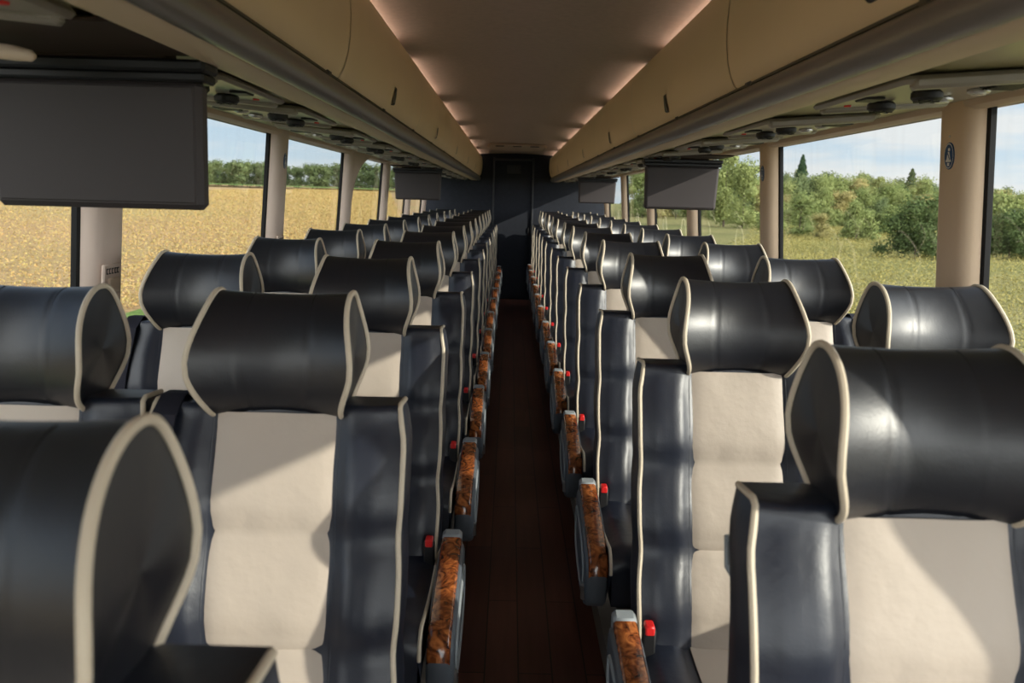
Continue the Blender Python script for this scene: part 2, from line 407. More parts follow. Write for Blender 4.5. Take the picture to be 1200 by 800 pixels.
for s in (-1, 1):
    seams = [-1.15, .47, 2.09, 3.71, 5.33, 6.95, 8.57, 10.19, YR-.02]
    for k in range(len(seams)-1):
        y0, y1 = seams[k], seams[k+1]
        t = empty('luggage_bin', (s*.5, (y0+y1)/2, 1.73))
        place = ('nearest the camera', 'second from the camera', 'third from the camera', 'fourth from the camera', 'fifth from the camera', 'sixth from the camera', 'seventh from the camera', 'last before the rear wall')[k]
        tag(t, 'beige overhead luggage bin on the %s side of the aisle, %s' % (side_word[s], place), 'luggage bin', 'overhead luggage bins along the %s side' % side_word[s])
        def P(p): return [(x*s-s*.5, z-1.73) for x, z in p]
        body = MB(); prof = [(x+.008, z) for x, z in face[1:]] + [(.60, 1.775), (1.0, 1.79), (1.0, 2.06), (.605, 2.08), (.60, 1.978), (.50, 1.975)]
        rows = [[Vector((s*x-s*.5, y-(y0+y1)/2, z-1.73)) for x, z in prof] for y in (y0+.0005, y1-.0005)]
        body.grid(rows, closeu=True, flip=(s > 0)); body.build('bin_body', M['piping'], t, smooth=False)
        dm = MB(); rows = []
        g = .0035
        outer = face; inner = [(x+.012, z) for x, z in face][::-1]
        for y in [lerp(y0+g, y1-g, q/16) for q in range(17)]:
            rows.append([Vector((s*x-s*.5, y-(y0+y1)/2, z-1.73)) for x, z in outer+inner])
        dm.grid(rows, closeu=True, flip=(s > 0)); dd = dm.build('bin_door', M['beige'], t, auto=60)
        lm = MB(); yc = 0
        lat = [(.4755, 1.822), (.4725, 1.818), (.4755, 1.792), (.4805, 1.766), (.4855, 1.762)]
        lm.grid([[Vector((s*(x-.003)-s*.5, yy, z-1.73)) for x, z in lat] + [Vector((s*.492-s*.5, yy, 1.762-1.73)), Vector((s*.482-s*.5, yy, 1.822-1.73))] for yy in (yc-.019, yc-.016, yc+.016, yc+.019)], closeu=True, flip=(s > 0))
        lm.build('latch', M['black'], dd, smooth=False)
    # handrail: rounded grey profile, with dark groove above and tan strip below
    t = empty('handrail', (0, 0, 0)); 
    tag(t, 'grey rounded rail running the whole length below the %s luggage bins' % side_word[s], 'handrail')
    b = MB(); pr = []
    for k in range(13):
        a = lerp(R(115), R(295), k/12); pr.append((.520+.030*math.cos(a), 1.704+.031*math.sin(a)))
    pr += [(.545, 1.690), (.545, 1.725)]
    extr(b, pr, YF, YR-.02, s, close=True, caps=True); b.build('rail', M['rail'], t, auto=60)
    b = MB(); extr(b, [(.512, 1.745), (.504, 1.741), (.502, 1.732), (.516, 1.728), (.53, 1.735)], YF, YR-.02, s, close=True); b.build('groove', M['groove'], t)
    b = MB(); pr = [(.540, 1.688), (.536, 1.677), (.545, 1.674), (.612, 1.676), (.622, 1.680), (.624, 1.700), (.560, 1.705)]
    extr(b, pr, YF, YR-.02, s, close=True, caps=True); b.build('lower_strip', M['strip'], t, auto=50)
    # filler panel under the bins (behind the service panels)
    b = MB(); extr(b, [(.615, 1.700), (.75, 1.706), (.95, 1.722), (1.13, 1.735), (1.13, 1.76), (.615, 1.73)], YF, YR-.02, s, close=True, caps=True)
    o = b.build('ceiling_soffit_%s' % side_word[s], M['filler'], auto=50); tag(o, kind='structure')

# service panel with knobs, vents and reading lamps
def make_service(s):
    t = empty('service_panel')
    b = MB()
    def bend(v): return Vector((s*v.x, v.y, v.z + (v.x)*.085))
    fl_ = s < 0
    b.box(-.14, .20, -.23, .23, -.012, .004, bev=.008, fn=bend)
    b.box(-.12, .18, -.235, -.205, -.022, 0, bev=.006, fn=bend); b.box(-.12, .18, .205, .235, -.022, 0, bev=.006, fn=bend)
    b.build('housing', M['panel'], t)
    for x, y in ((-.03, -.10), (-.03, .10)):
        v = MB(); v.cyl((0, 0, -.022), .030, .022, 20, bev=.006)
        for q in range(6):
            a = q*PI/3; v.box(-.002, .002, -.024, .024, -.024, -.020, fn=lambda p, a=a: Vector((p.x*math.cos(a)-p.y*math.sin(a), p.x*math.sin(a)+p.y*math.cos(a), p.z)))
        o = v.build('air_vent', M['black'], t); o.location = (s*x, y, -.012+x*.085)
    for x, y in ((.09, -.07), (.09, .07)):
        v = MB(); v.cyl((0, 0, -.010), .022, .010, 18, bev=.003); o = v.build('reading_lamp', M['chrome'], t); o.location = (s*x, y, -.012+x*.085)
        v = MB(); v.cyl((0, 0, -.013), .015, .006, 16, bev=.002); v.build('lens', M['lens'], o)
    v = MB(); v.box(-.035, .035, -.05, .05, -.006, 0, bev=.003)
    for q in range(7): v.box(-.03, .03, -.042+q*.013, -.036+q*.013, -.010, -.004)
    o = v.build('speaker_grille', M['tvd'], t, smooth=False); o.location = (s*.10, -.16, -.004)
    v = MB(); v.box(-.02, .02, -.03, .03, -.006, 0, bev=.002); o = v.build('call_button', M['black'], t); o.location = (s*-.10, 0, -.020)
    v = MB(); v.cyl((0, 0, -.005), .008, .006, 12); o = v.build('button', M['red'], t); o.location = (s*-.09, .14, -.018)
    return t
for s in (-1, 1):
    pr = make_service(s); first = True
    ys = [.10+.83*k for k in range(14)]
    for k, y in enumerate(ys):
        if y > 11.1: break
        if s < 0 and abs(y-1.76) < .1: y = 1.95
        o = pr if first else copy_tree(pr); first = False
        o.location = (s*.80, y, 1.701)
        tag(o, 'grey air vent and reading lamp panel under the %s bins, %s from the camera' % (side_word[s], ords[k]), 'service panel', 'overhead service panels on the %s side' % side_word[s])
# cove lamps in the joint between bins and ceiling
M['cove'] = nt('cove_lamp_glow')[0]
_t = M['cove'].node_tree; _e = N(_t, 'ShaderNodeEmission'); _e.inputs[0].default_value = (1.0, .80, .66, 1); _e.inputs[1].default_value = 5.5; L(_t, _e.outputs[0], [n for n in _t.nodes if n.type == 'OUTPUT_MATERIAL'][0].inputs[0])
for s in (-1, 1):
    proto = None
    for k in range(9):
        y = 2.57-1.66*2+1.66*k
        if y > 11: break
        if proto is None:
            t = empty('cove_lamp')
            b = MB(); b.box(-.014, .014, -.62, .62, -.004, .006, bev=.002); b.build('lamp_base', M['strip'], t)
            b = MB(); b.box(-.010, .010, -.60, .60, .006, .009) ; b.build('lamp_strip', M['cove'], t, smooth=False)
            proto = t; o = t
        else: o = copy_tree(proto)
        o.location = (s*.545, y, 1.984)
        tag(o, 'warm strip lamp glowing in the gap above the %s bins, %s from the camera' % (side_word[s], ords[k]), 'lamp', 'strip lamps along the %s edge of the ceiling' % side_word[s])
# small row number plates on the grooves
def make_marker(s):
    b = MB(); b.box(-.003, .003, -.024, .024, -.007, .007, 0, bev=.001)
    for dy in (-.015, -.004): b.box(*sorted((-s*.0045, -s*.0025)), dy-.003, dy+.003, -.004, .004, 1)
    return b.build('row_marker', [M['groove'], M['black']], smooth=False)
for s in (-1, 1):
    pr = make_marker(s); first = True
    for k in range(8):
        o = pr if first else copy_tree(pr); first = False
        o.location = (s*.5035, 1.15+.8375*k, 1.734); 
        tag(o, 'tiny dark row number plate on the %s overhead rail, %s from the camera' % (side_word[s], ords[k]), 'number plate', 'row number plates on the %s rail' % side_word[s])

# beige curved grab arm under the left panels near the camera
b = MB(); b.tube([(-1.06, 1.28, 1.700), (-.98, 1.29, 1.668), (-.90, 1.30, 1.662), (-.84, 1.30, 1.655), (-.812, 1.30, 1.651), (-.806, 1.30, 1.650)], [.010, .012, .013, .012, .009, .004], 12)
tag(b.build('grab_bar', M['strip']), 'tan curved bar under the left service panels just before the large screen', 'grab bar')

# ------------------------------------------------------------------ folded down screens
def make_screen():
    t = empty('overhead_screen')
    w, h = .40, .265
    b = MB()
    def taper(v): k = 1-(-v.z/h)*.045; return Vector((v.x*k, v.y - v.z*.03, v.z))
    b.box(-w/2, w/2, 0, .042, -h, -.035, bev=.010, fn=taper); b.build('screen_back', M['tv'], t, auto=30)
    b = MB(); b.box(-w/2+.012, w/2-.012, -.003, .004, -h+.012, -.046, bev=.002, fn=taper); b.build('screen_panel', M['tv'], t, auto=30)
    b = MB(); b.box(-w/2-.008, w/2+.008, -.008, .055, -.038, -.021, bev=.004); b.box(-w/2-.012, w/2+.012, -.012, .060, -.021, .0, bev=.005)
    b.build('hinge_housing', M['tvd'] , t, auto=30)
    b = MB(); b.box(-.19, .19, -.30, -.012, .004, .012, bev=.003); b.box(-.14, .14, .0, .05, 0, .025, bev=.004); b.build('storage_recess', M['recess'], t)
    return t
sp = make_screen()
scr = [(-.822, 1.49, 1.680, 0, 'large dark grey folded-down screen hanging at the upper left, nearest the camera'),
       (-.855, 6.9, 1.676, 0, 'small dark grey screen hanging far back over the left seats'),
       (.855, 4.35, 1.676, 0, 'dark grey screen hanging in front of the right windows, the nearer of two'),
       (.855, 8.6, 1.676, 0, 'smallest dark grey screen far back over the right seats near the rear wall')]
for i, (x, y, z, r, lab) in enumerate(scr):
    o = sp if i == 0 else copy_tree(sp)
    o.location = (x, y, z); o.rotation_euler.z = r
    tag(o, lab, 'screen', 'folded-down overhead screens')

# seat belt signs on the pillars
def make_sign(s):
    b = MB(); n = 32
    b.grid([[Vector((x, .024*r*math.cos(2*PI*k/n), .036*r*math.sin(2*PI*k/n))) for k in range(n)] for r, x in ((0.001, 0), (1, 0), (1, .003))], closeu=True)
    w = MB()
    w.add([(-.001, .0265*math.cos(2*PI*k/n)*q, .039*math.sin(2*PI*k/n)*q) for q in (.86, .80) for k in range(n)], [(k, (k+1) % n, n+(k+1) % n, n+k) for k in range(n)])
    w.cyl((-.001, 0, .017), .0045, .0015, 14, axis='x')
    w.add([(-.0015, y, z) for y, z in ((-.004, .011), (.004, .011), (.009, -.008), (.013, -.012), (.013, -.016), (-.013, -.016), (-.013, -.012), (-.009, -.008))], [list(range(8))])
    w.add([(-.0015, y, z) for y, z in ((-.006, -.018), (.006, -.018), (.005, -.027), (-.005, -.027))], [list(range(4))])
    o = b.build('seatbelt_sign', M['blue'], smooth=False)
    w.build('belted_figure', M['white'], o, smooth=False)
    d = MB(); d.add([(-.0022, y, z) for y, z in ((.003, .010), (.006, .008), (-.007, -.012), (-.009, -.009))], [(0, 1, 2, 3)]); d.build('belt_line', M['blue'], o, smooth=False)
    return o
sg = None
for s, i, lab in ((1, 2, 'blue oval seat belt sign on the nearest right window pillar'), (1, 3, 'blue oval seat belt sign on the second right window pillar'),
                  (-1, 3, 'small blue oval seat belt sign on the second left window pillar')):
    o = make_sign(s); z = 1.595
    o.location = (s*(wallx(z)-.0525), P_Y[i]+.085, z)
    o.rotation_euler = (0, R(-5)*1 if s > 0 else R(5), 0 if s > 0 else PI)
    if s < 0: o.rotation_euler = (0, R(-5), PI)
    tag(o, lab, 'sign', 'seat belt signs on the pillars')
    k = MB(); k.cyl((0, 0, 0), .003, .002, 10, axis='x'); kk = k.build('screw', M['chrome']); kk.location = (s*(wallx(z+.06)-.0525), P_Y[i]+.085, z+.055)
    kk.parent = o; kk.matrix_parent_inverse = Matrix.Identity(4); kk.location = (-.001, 0, .052)
# exit handle plate on the left pillar
for pi_, lab in ((2, 'small beige latch plate with dark marks on the nearest left window pillar'), (3, 'small beige latch plate low on the second left window pillar')):
    z = 1.20
    t = empty('window_latch', (-(wallx(z)-.05), P_Y[pi_]+.07, z)); t.rotation_euler = (0, R(5), 0)
    b = MB(); b.box(-.002, .008, -.05, .05, -.045, .045, bev=.004); b.build('plate', M['pillarl'], t)
    b = MB()
    for yy in (-.033, -.019, -.004, .012, .026):
        b.box(.0075, .0095, yy-.0045, yy+.0045, .018, .021); b.box(.0075, .0095, yy-.0045, yy-.0025, .018, .034); b.box(.0075, .0095, yy-.0045, yy+.0045, .031, .034)
    b.build('marks', M['black'], t, smooth=False)
    b = MB(); b.box(.006, .014, -.03, .035, -.035, .008, bev=.004); b.build('tab', M['strip'], t)
    tag(t, lab, 'latch')

# ------------------------------------------------------------------ seats (facing -y); s = +1: window on +x
HW = .222
def bw(z):   # half width of backrest, with a waist at the pulled-in seams
    return HW - .006*math.exp(-((z-.69)/.04)**2) - .004*math.exp(-((z-.875)/.035)**2) - .012*sstep(1.02, 1.10, z) - .004*sstep(.62, .50, z)
def by(z):   # front of the backrest centre
    return interp([(.40, -.195), (.55, -.165), (.72, -.115), (.90, -.065), (1.10, -.005), (1.2, .02)], z)
def bolster(u, z):  # how far forward of by() at normalised side coordinate (0 centre .. 1 edge)
    a = sstep(.46, .62, u)*(1-.55*sstep(.80, 1.0, u))
    return -.026*a*(1 - .35*math.exp(-((z-.69)/.03)**2) - .25*math.exp(-((z-.875)/.025)**2))*(1-.5*sstep(1.0, 1.09, z))
ZT = 1.088
def back_front(x, z):
    w = bw(z); u = abs(x)/w
    y = by(z)+bolster(u, z)
    y += .004*noise.noise(Vector((x*9, z*7, 3)))*sstep(.45, .6, u)
    return Vector((x, y, z))
def headrest_w(t):   # half width by height fraction 0 bottom .. 1 top
    return interp([(0, .110), (.46, .136), (1.0, .118)], t)
HZ0, HZ1 = 1.062, 1.278
def headrest_pt(u, a):
    # a: angle round the side profile, 0 = front, pi/2 = top, pi = rear
    ca, sa = math.cos(a), math.sin(a)
    hz = (HZ1-HZ0)/2; cz = (HZ0+HZ1)/2
    e = .84 if sa > 0 else .70
    yy = -math.copysign(abs(ca)**e, ca); zz = math.copysign(abs(sa)**e, sa)
    z = cz + hz*zz; tt = (z-HZ0)/(HZ1-HZ0)
    dep = .057 + .006*(1-abs(zz))
    y = yy*dep + .052
    if yy < 0: y -= .012*(1-tt)**0*math.cos(zz*PI/2)       # front belly
    y += (tt-.5)*.035
    w = headrest_w(tt)
    wing = abs(u)**1.9
    y -= .041*wing*(.30+.70*math.sin(PI*min(1, max(0, .06+.88*tt))))*((1-yy)/2)**1.3
    # seams between centre and wings
    g = math.exp(-((abs(u)-.46)/.018)**2)
    if yy < 0: y += .0035*g
    x = u*w*(1-.0*tt)
    z += -.006*(1-wing)*max(0, zz)        # top dips slightly in the middle
    return Vector((x, y, z))

def build_seat(s, aisle):
    t = empty('coach_seat')
    # backrest: side bolsters, rear shell and top, one mesh
    b = MB(); zs = [.42+ (ZT-.012-.42)*k/34 for k in range(35)]
    def yback(z): return by(z)+.105 - .02*sstep(.8, 1.09, z)
    nx = 33
    rows = []
    for z in zs:
        w = bw(z); row = []
        for i in range(nx):
            x = lerp(-w, w, i/(nx-1)); row.append(back_front(x, z))
        rows.append(row)
    # rounded top
    for k in range(1, 7):
        q = k/6; ang = q*PI/2
        row = []
        for i in range(nx):
            w = bw(ZT); x = lerp(-w, w, i/(nx-1)); f = back_front(x, ZT-.012)
            yb = yback(ZT)
            if k <= 4: a2 = k/4*PI/2; row.append(Vector((x, f.y+.014*(1-math.cos(a2)), ZT-.012+.014*math.sin(a2))))
            else: row.append(Vector((x, lerp(f.y+.014, yb, (k-4)/2), ZT+.002-.006*(k-4)/2)))
        rows.append(row)
    b.grid(rows)
    # back
    rowsb = []
    for z in zs[::-4] + [zs[0]]:
        w = bw(z); rowsb.append([Vector((lerp(-w, w, i/(nx-1)), yback(z)+.012*(1-(2*i/(nx-1)-1)**2), z)) for i in range(nx)])
    rowsb = [rows[-1]] + rowsb
    b.grid(rowsb)
    # side faces, pulled slightly outward in the middle
    for sg_ in (-1, 1):
        rs = []
        col_i = 0 if sg_ < 0 else nx-1
        for z in zs:
            w = bw(z); f = back_front(sg_*w, z).y; bk = yback(z)
            rs.append([Vector((sg_*(w+.010*math.sin(PI*q/5)), lerp(f, bk, q/5), z)) for q in range(6)])
        w = bw(ZT); f = back_front(sg_*w, ZT-.012).y+.014
        rs.append([Vector((sg_*w, lerp(f, yback(ZT), q/5), ZT+.002-.006*q/5)) for q in range(6)])
        b.grid(rs, flip=(sg_ < 0))
    back = b.build('backrest', M['skytint'], t, auto=60)
    # cream centre panel
    b = MB(); rows = []; zp = [.45+(1.075-.45)*k/70 for k in range(71)]; pw = .108
    for z in zp:
        row = []
        for i in range(19):
            x = lerp(-pw, pw, i/18); f = by(z)
            cr = 0
            for sz in (.875, .69): cr += .004*math.exp(-((z-sz)/.004)**2) + .0025*math.exp(-((z-sz)/.03)**2)
            edge = 1-(abs(x)/pw)**6
            puck = .0007*math.sin(x*97+z*30+3*math.sin(z*40))*math.exp(-(min(abs(z-.875), abs(z-.69))/.05)**2)*.5
            row.append(Vector((x, f-.0075*edge+cr+puck+.002*noise.noise(Vector((x*14, z*8, 1))), z)))
        rows.append(row)
    b.grid(rows)
    cp = b.build('centre_panel', M['cream'], t); cp['label'] = 'cream leather centre panel of the backrest'
    # stitch ridges beside the panel
    for sg_ in (-1, 1):
        b = MB(); b.tube([(sg_*(pw+.002), by(z)-.0022, z) for z in zp[::3]], .0022, 6)
        b.build('seam_piping', M['skytint'], t)
    # outer piping: from the rear of the shoulder forward, then down the front edge
    for sg_ in (-1, 1):
        b = MB(); p = []
        w = bw(ZT); f = back_front(sg_*w, ZT-.012).y+.014
        for q in range(5): p.append((sg_*(w+.002), lerp(yback(ZT)-.01, f+.004, q/4), ZT+.002-.006*(1-q/4)))
        p.append((sg_*(w+.002), f-.008, ZT-.004))
        for z in zs[::-1][1:]:
            p.append((sg_*(bw(z)+.001), back_front(sg_*bw(z), z).y-.001, z))
        b.tube(p, .0048, 8); b.build('piping', M['piping'], t)
    # headrest
    b = MB(); na = 56; us = [lerp(-1, 1, i/36) for i in range(37)]
    b.grid([[headrest_pt(u, 2*PI*k/na) for k in range(na)] for u in us], closeu=True, flip=False)
    for sg_ in (-1, 1):   # domed side cheeks
        loop = [headrest_pt(sg_, 2*PI*k/na) for k in range(na)]; c = sum(loop, Vector())/na
        rr = []
        for q in range(7):
            f = q/6; rr.append([p.lerp(c, f) + Vector((sg_*(.006*math.sin(f*PI/2)), 0, 0)) for p in loop])
            if q == 6: rr[-1] = [p.lerp(c, .999)+Vector((sg_*.006, 0, 0)) for p in loop]
        b.grid(rr, closeu=True, flip=(sg_ < 0))
    hr = b.build('headrest', M['leather'], t, auto=70)
    for sg_ in (-1, 1):
        b = MB(); b.tube([headrest_pt(sg_, 2*PI*k/na)+Vector((sg_*.001, 0, 0)) for k in range(na)], .0050, 8, closed=True)
        b.build('headrest_piping', M['piping'], hr)
    for k in range(2):
        u = (-.46, .46)[k]; b = MB()
        b.tube([headrest_pt(u, a) + Vector((0, -.0005, 0)) for a in [lerp(-1.45, 1.5, q/24) for q in range(25)]], .0014, 5)
        b.build('headrest_seam', M['black'], hr)
    # seat cushion
    b = MB(); rows = []
    cw = .222
    def cush(x, q):   # q 0 rear .. 1 front lip .. 1.3 down the front
        u = abs(x)/cw; bol = .022*sstep(.46, .66, u)*(1-.6*sstep(.84, 1, u))
        if q <= 1: y = lerp(-.13, -.56, q); z = .490+.012*q-.020*math.sin(PI*q)
        else:
            a = (q-1)/.3*PI/2; y = -.56-.055*math.sin(a); z = .502-.055*(1-math.cos(a))
        return Vector((x, y, z+bol))
    qs = [k/20 for k in range(21)]+[1+.3*k/6 for k in range(1, 7)]
    rows = [[cush(lerp(-cw, cw, i/32), q) for i in range(33)] for q in qs]
    rows.append([Vector((p.x*.98, p.y+.01, .36)) for p in rows[-1]]); rows.append([Vector((p.x, -.12, .35)) for p in rows[-1]])
    b.grid(rows, flip=True)
    for sg_ in (-1, 1):
        i = 0 if sg_ < 0 else 32
        b.grid([[r[i] for r in rows[:-2]], [Vector((sg_*(cw+.006), r[i].y*.99-.003, lerp(r[i].z, .36, .5))) for r in rows[:-2]], [Vector((sg_*cw*.98, r[i].y+.01, .355)) for r in rows[:-2]]], flip=(sg_ > 0))
    cu = b.build('seat_cushion', M['skytint'], t, auto=60)
    b = MB()
    b.grid([[cush(x, q)+Vector((0, -.003 if q > 1 else 0, .005-.007*math.exp(-((q-.45)/.02)**2))) for x in [lerp(-.106, .106, i/12) for i in range(13)]] for q in qs], flip=True)
    o = b.build('cushion_panel', M['cream'], cu); o['label'] = 'cream leather middle of the cushion'
    for sg_ in (-1, 1):
        b = MB(); b.tube([cush(sg_*cw, q)+Vector((sg_*.002, 0, .001)) for q in qs], .0045, 8); b.build('cushion_piping', M['piping'], cu)
    # frame and leg
    b = MB(); b.box(-.20, .20, -.54, -.02, .315, .355, bev=.01); b.build('seat_frame', M['black'], t)
    b = MB()
    b.box(-.03, .03, -.42, -.08, .115, .32, bev=.01); b.box(-.05, .05, -.48, -.04, .09, .115, bev=.006); b.build('leg', M['shell'], t)
    # belt strap over the window-side shoulder
    b = MB(); xs = s*.185; pa = []
    for y_, z_ in ((.085, 1.060), (.04, 1.098), (.005, 1.100)): pa.append((xs, y_, z_, .0))
    for k in range(12):
        z = lerp(1.075, .60, k/11); x = xs + s*.045*(k/11); pa.append((x, by(z)-.034-.004*math.sin(k), z, 0))
    wv = .021; rows = []
    for (x, y_, z_, _) in pa: rows.append([Vector((x-wv, y_, z_)), Vector((x+wv, y_, z_)), Vector((x+wv, y_+.0025, z_-.002)), Vector((x-wv, y_+.0025, z_-.002))])
    b.grid(rows, closeu=True); b.build('seatbelt', M['belt'], t, smooth=False)
    # buckle on the inner side
    xb = -s*.205
    b = MB(); b.box(xb-.014, xb+.014, -.225, -.200, .47, .555, bev=.004); bk = b.build('buckle', M['black'], t)
    b = MB(); b.box(xb-.010, xb+.010, -.229, -.197, .542, .564, bev=.003); o = b.build('release_button', M['red'], bk); o['label'] = 'red release button'
    # grab handle on the seat back
    b = MB(); xh = -s*.205
    b.tube([(xh, by(1.0)+.085, 1.01), (xh-s*.01, by(1.0)+.12, 1.0), (xh-s*.01, by(.96)+.125, .965), (xh, by(.95)+.09, .95)], .007, 8); b.build('grab_handle', M['shellrim'], t)
    if aisle:
        xa = -s*(.255 if s > 0 else .264)
        ar = MB()
        # side shell: D-shaped plate that drops below the arm
        pts = []
        for k in range(40):
            a = 2*PI*k/40; ca, sa = math.cos(a), math.sin(a)
            y = -.375+.245*math.copysign(abs(ca)**.62, ca); z = .545 + (.062 if sa > 0 else .145)*math.copysign(abs(sa)**.75, sa)
            if sa > 0: z += -.012*ca*-1
            pts.append((y, z))
        secs = []
        for dx, sc in ((-.034, .90), (-.030, .97), (-.020, 1.0), (.020, 1.0), (.027, .97), (.030, .92)):
            secs.append([Vector((xa+s*dx, -.375+(y+.375)*sc, .53+(z-.53)*sc)) for y, z in pts])
        ar.grid(secs, closeu=True, flip=(s > 0))
        ar.add(secs[0], [list(range(40))[::(1 if s > 0 else -1)]]); ar.add(secs[-1], [list(range(40))[::(-1 if s > 0 else 1)]])
        arm = ar.build('armrest', M['shell'], t, auto=50)
        # raised recess ring on the aisle side
        b = MB()
        b.tube([(xa-s*.034, -.375+(y+.375)*.72, .52+(z-.53)*.62) for y, z in pts], .005, 8, closed=True); b.build('side_ring', M['shellrim'], arm)
        # burl wood cap on top, wrapping over the front
        b = MB(); rows = []
        for k in range(22):
            q = k/21
            if q < .8: y = lerp(-.175, -.575, q/.8); z = .618-.010*q/.8-.004
            else: a = (q-.8)/.2*PI/2; y = -.575-.055*math.sin(a); z = .604-.055*(1-math.cos(a))
            rows.append([Vector((xa+s*dx, y+(.004 if abs(dx) > .02 else 0), z+dz)) for dx, dz in ((-.026, -.02), (-.026, -.003), (-.020, .004), (.020, .004), (.026, -.003), (.026, -.02))])
        b.grid(rows, flip=(s > 0)); o = b.build('wood_cap', M['burl'], arm, auto=60); o['label'] = 'glossy burl wood armrest cap'
        b = MB(); b.box(*sorted((xa-s*.026, xa+s*.026)), -.178, -.13, .575, .622, bev=.008); ec = b.build('end_cap', M['shellrim'], arm)
        b = MB(); b.tube([(xa-s*.034, -.58+.0*k, .50-.02*k) for k in range(3)], .009, 8); b.build('recline_button', M['chrome'], arm)
        def lower(p): k = max(0, (-.13-p.y)/.45); return Vector((p.x, -.165+(p.y+.13)*.86, p.z-.050-.055*k))
        for q in [arm]+list(arm.children):
            for v in q.data.vertices: v.co = lower(v.co)
            q.data.update()
    return t

rowsR = [.95+.832*i for i in range(13)]
rowsL = [.525+.835*i for i in range(13)]
for s, ys in ((1, rowsR), (-1, rowsL)):
    for aisle in (True, False):
        proto = build_seat(s, aisle); first = True
        for i, y in enumerate(ys):
            if not aisle and i == 0 and s < 0: continue
            o = proto if first else copy_tree(proto); first = False
            x = s*((.468 if s > 0 else .455) if aisle else .912)
            o.location = (x+random.uniform(-.003, .003), y+random.uniform(-.006, .006), 0 if 0 else 0.0)
            o.rotation_euler.z = R(random.uniform(-.6, .6))
            where = 'aisle' if aisle else 'window'
            lab = 'black leather coach seat with cream panel, %s seat of the %s row on the %s' % (where, ords[i], side_word[s])
            if i == 12: lab = 'black leather coach seat with cream panel, last %s seat on the %s' % (where, side_word[s])
            tag(o, lab, 'seat', '%s %s seats' % (side_word[s], where))

# ------------------------------------------------------------------ outside
GZ = -1.35
def gz(x, y):
    z = GZ
    if x < -3: z += .0125*max(0, math.hypot(x, y)-25)
    z += .12*noise.noise(Vector((x*.03, y*.03, 0)))
    return z
def patch(name, x0, x1, y0, y1, nx, ny, m, dz=0, kind='structure', px=1.0):
    b = MB(); rows = []
    for j in range(ny+1):
        y = lerp(y0, y1, (j/ny)**1.6); rows.append([Vector((x, y, gz(x, y)+dz)) for x in [lerp(x0, x1, (i/nx)**1.8) for i in range(nx+1)]])
    b.grid(rows, flip=(x1 < x0)); o = b.build(name, m); o['kind'] = kind
    return o
patch('field_left', -8.6, -700, -60, 620, 50, 60, M['soy'])
patch('ground_verge_left', -3.9, -8.7, -60, 620, 6, 60, M['verge'], .03)
patch('field_right', 2.6, 700, -60, 620, 50, 60, M['meadow'])
b = MB(); b.add([(-4.0, -60, GZ+.04), (2.9, -60, GZ+.04), (2.9, 620, GZ+.04), (-4.0, 620, GZ+.04)], [(0, 1, 2, 3)]); tag(b.build('road', M['road'], smooth=False), kind='structure')
# strip of green and pale stubble before the left treeline
b = MB(); ys = [330+k*12 for k in range(2)]
b.add([(-10, 300, gz(-10, 300)+.6), (-420, 300, gz(-420, 300)+.6), (-420, 335, gz(-420, 335)+.7), (-10, 335, gz(-10, 335)+.7)], [(0, 1, 2, 3)])
tag(b.build('ground_far_grass', M['verge'], smooth=False), kind='structure')

# leafy stuff: soybean leaves and meadow weeds
def scatter(name, n, zone, m, h, size, label, cat):
    vs = []; fs = []
    rnd = random.Random(3)
    k = 0
    while k < n:
        x, y = zone(rnd)
        z = gz(x, y); dd = math.hypot(x, y)
        sz = size*(1+dd/60)*rnd.uniform(.6, 1.4)
        c = Vector((x, y, z+rnd.uniform(.0, h)))
        a = Vector((rnd.gauss(0, 1), rnd.gauss(0, 1), rnd.gauss(0, .6))).normalized(); b_ = a.cross(Vector((rnd.gauss(0, 1), rnd.gauss(0, 1), rnd.gauss(0, 1)))).normalized()
        i = len(vs)
        vs += [c-a*sz, c+b_*sz*.6, c+a*sz, c-b_*sz*.6]; fs.append((i, i+1, i+2, i+3)); k += 1
    o = make(name, vs, fs, m, smooth=False); tag(o, label, cat, kind='stuff')
def zl(r):
    x = -(8.9+ (r.random()**1.7)*70); return x, r.uniform(.6, 13)*abs(x)*.5+ r.uniform(0, 10)
def zr(r):
    x = (4+(r.random()**1.7)*70); return x, r.uniform(.6, 6)*abs(x)*.5+r.uniform(0, 10)
scatter('soybean_leaves', 200000, zl, M['leaf_soy'], .30, .025, 'yellow ripening soybean crop filling the field outside the left windows', 'crop')
scatter('meadow_weeds', 200000, zr, M['leaf_weed'], .35, .021, 'yellow green weeds across the meadow outside the right windows', 'weeds')

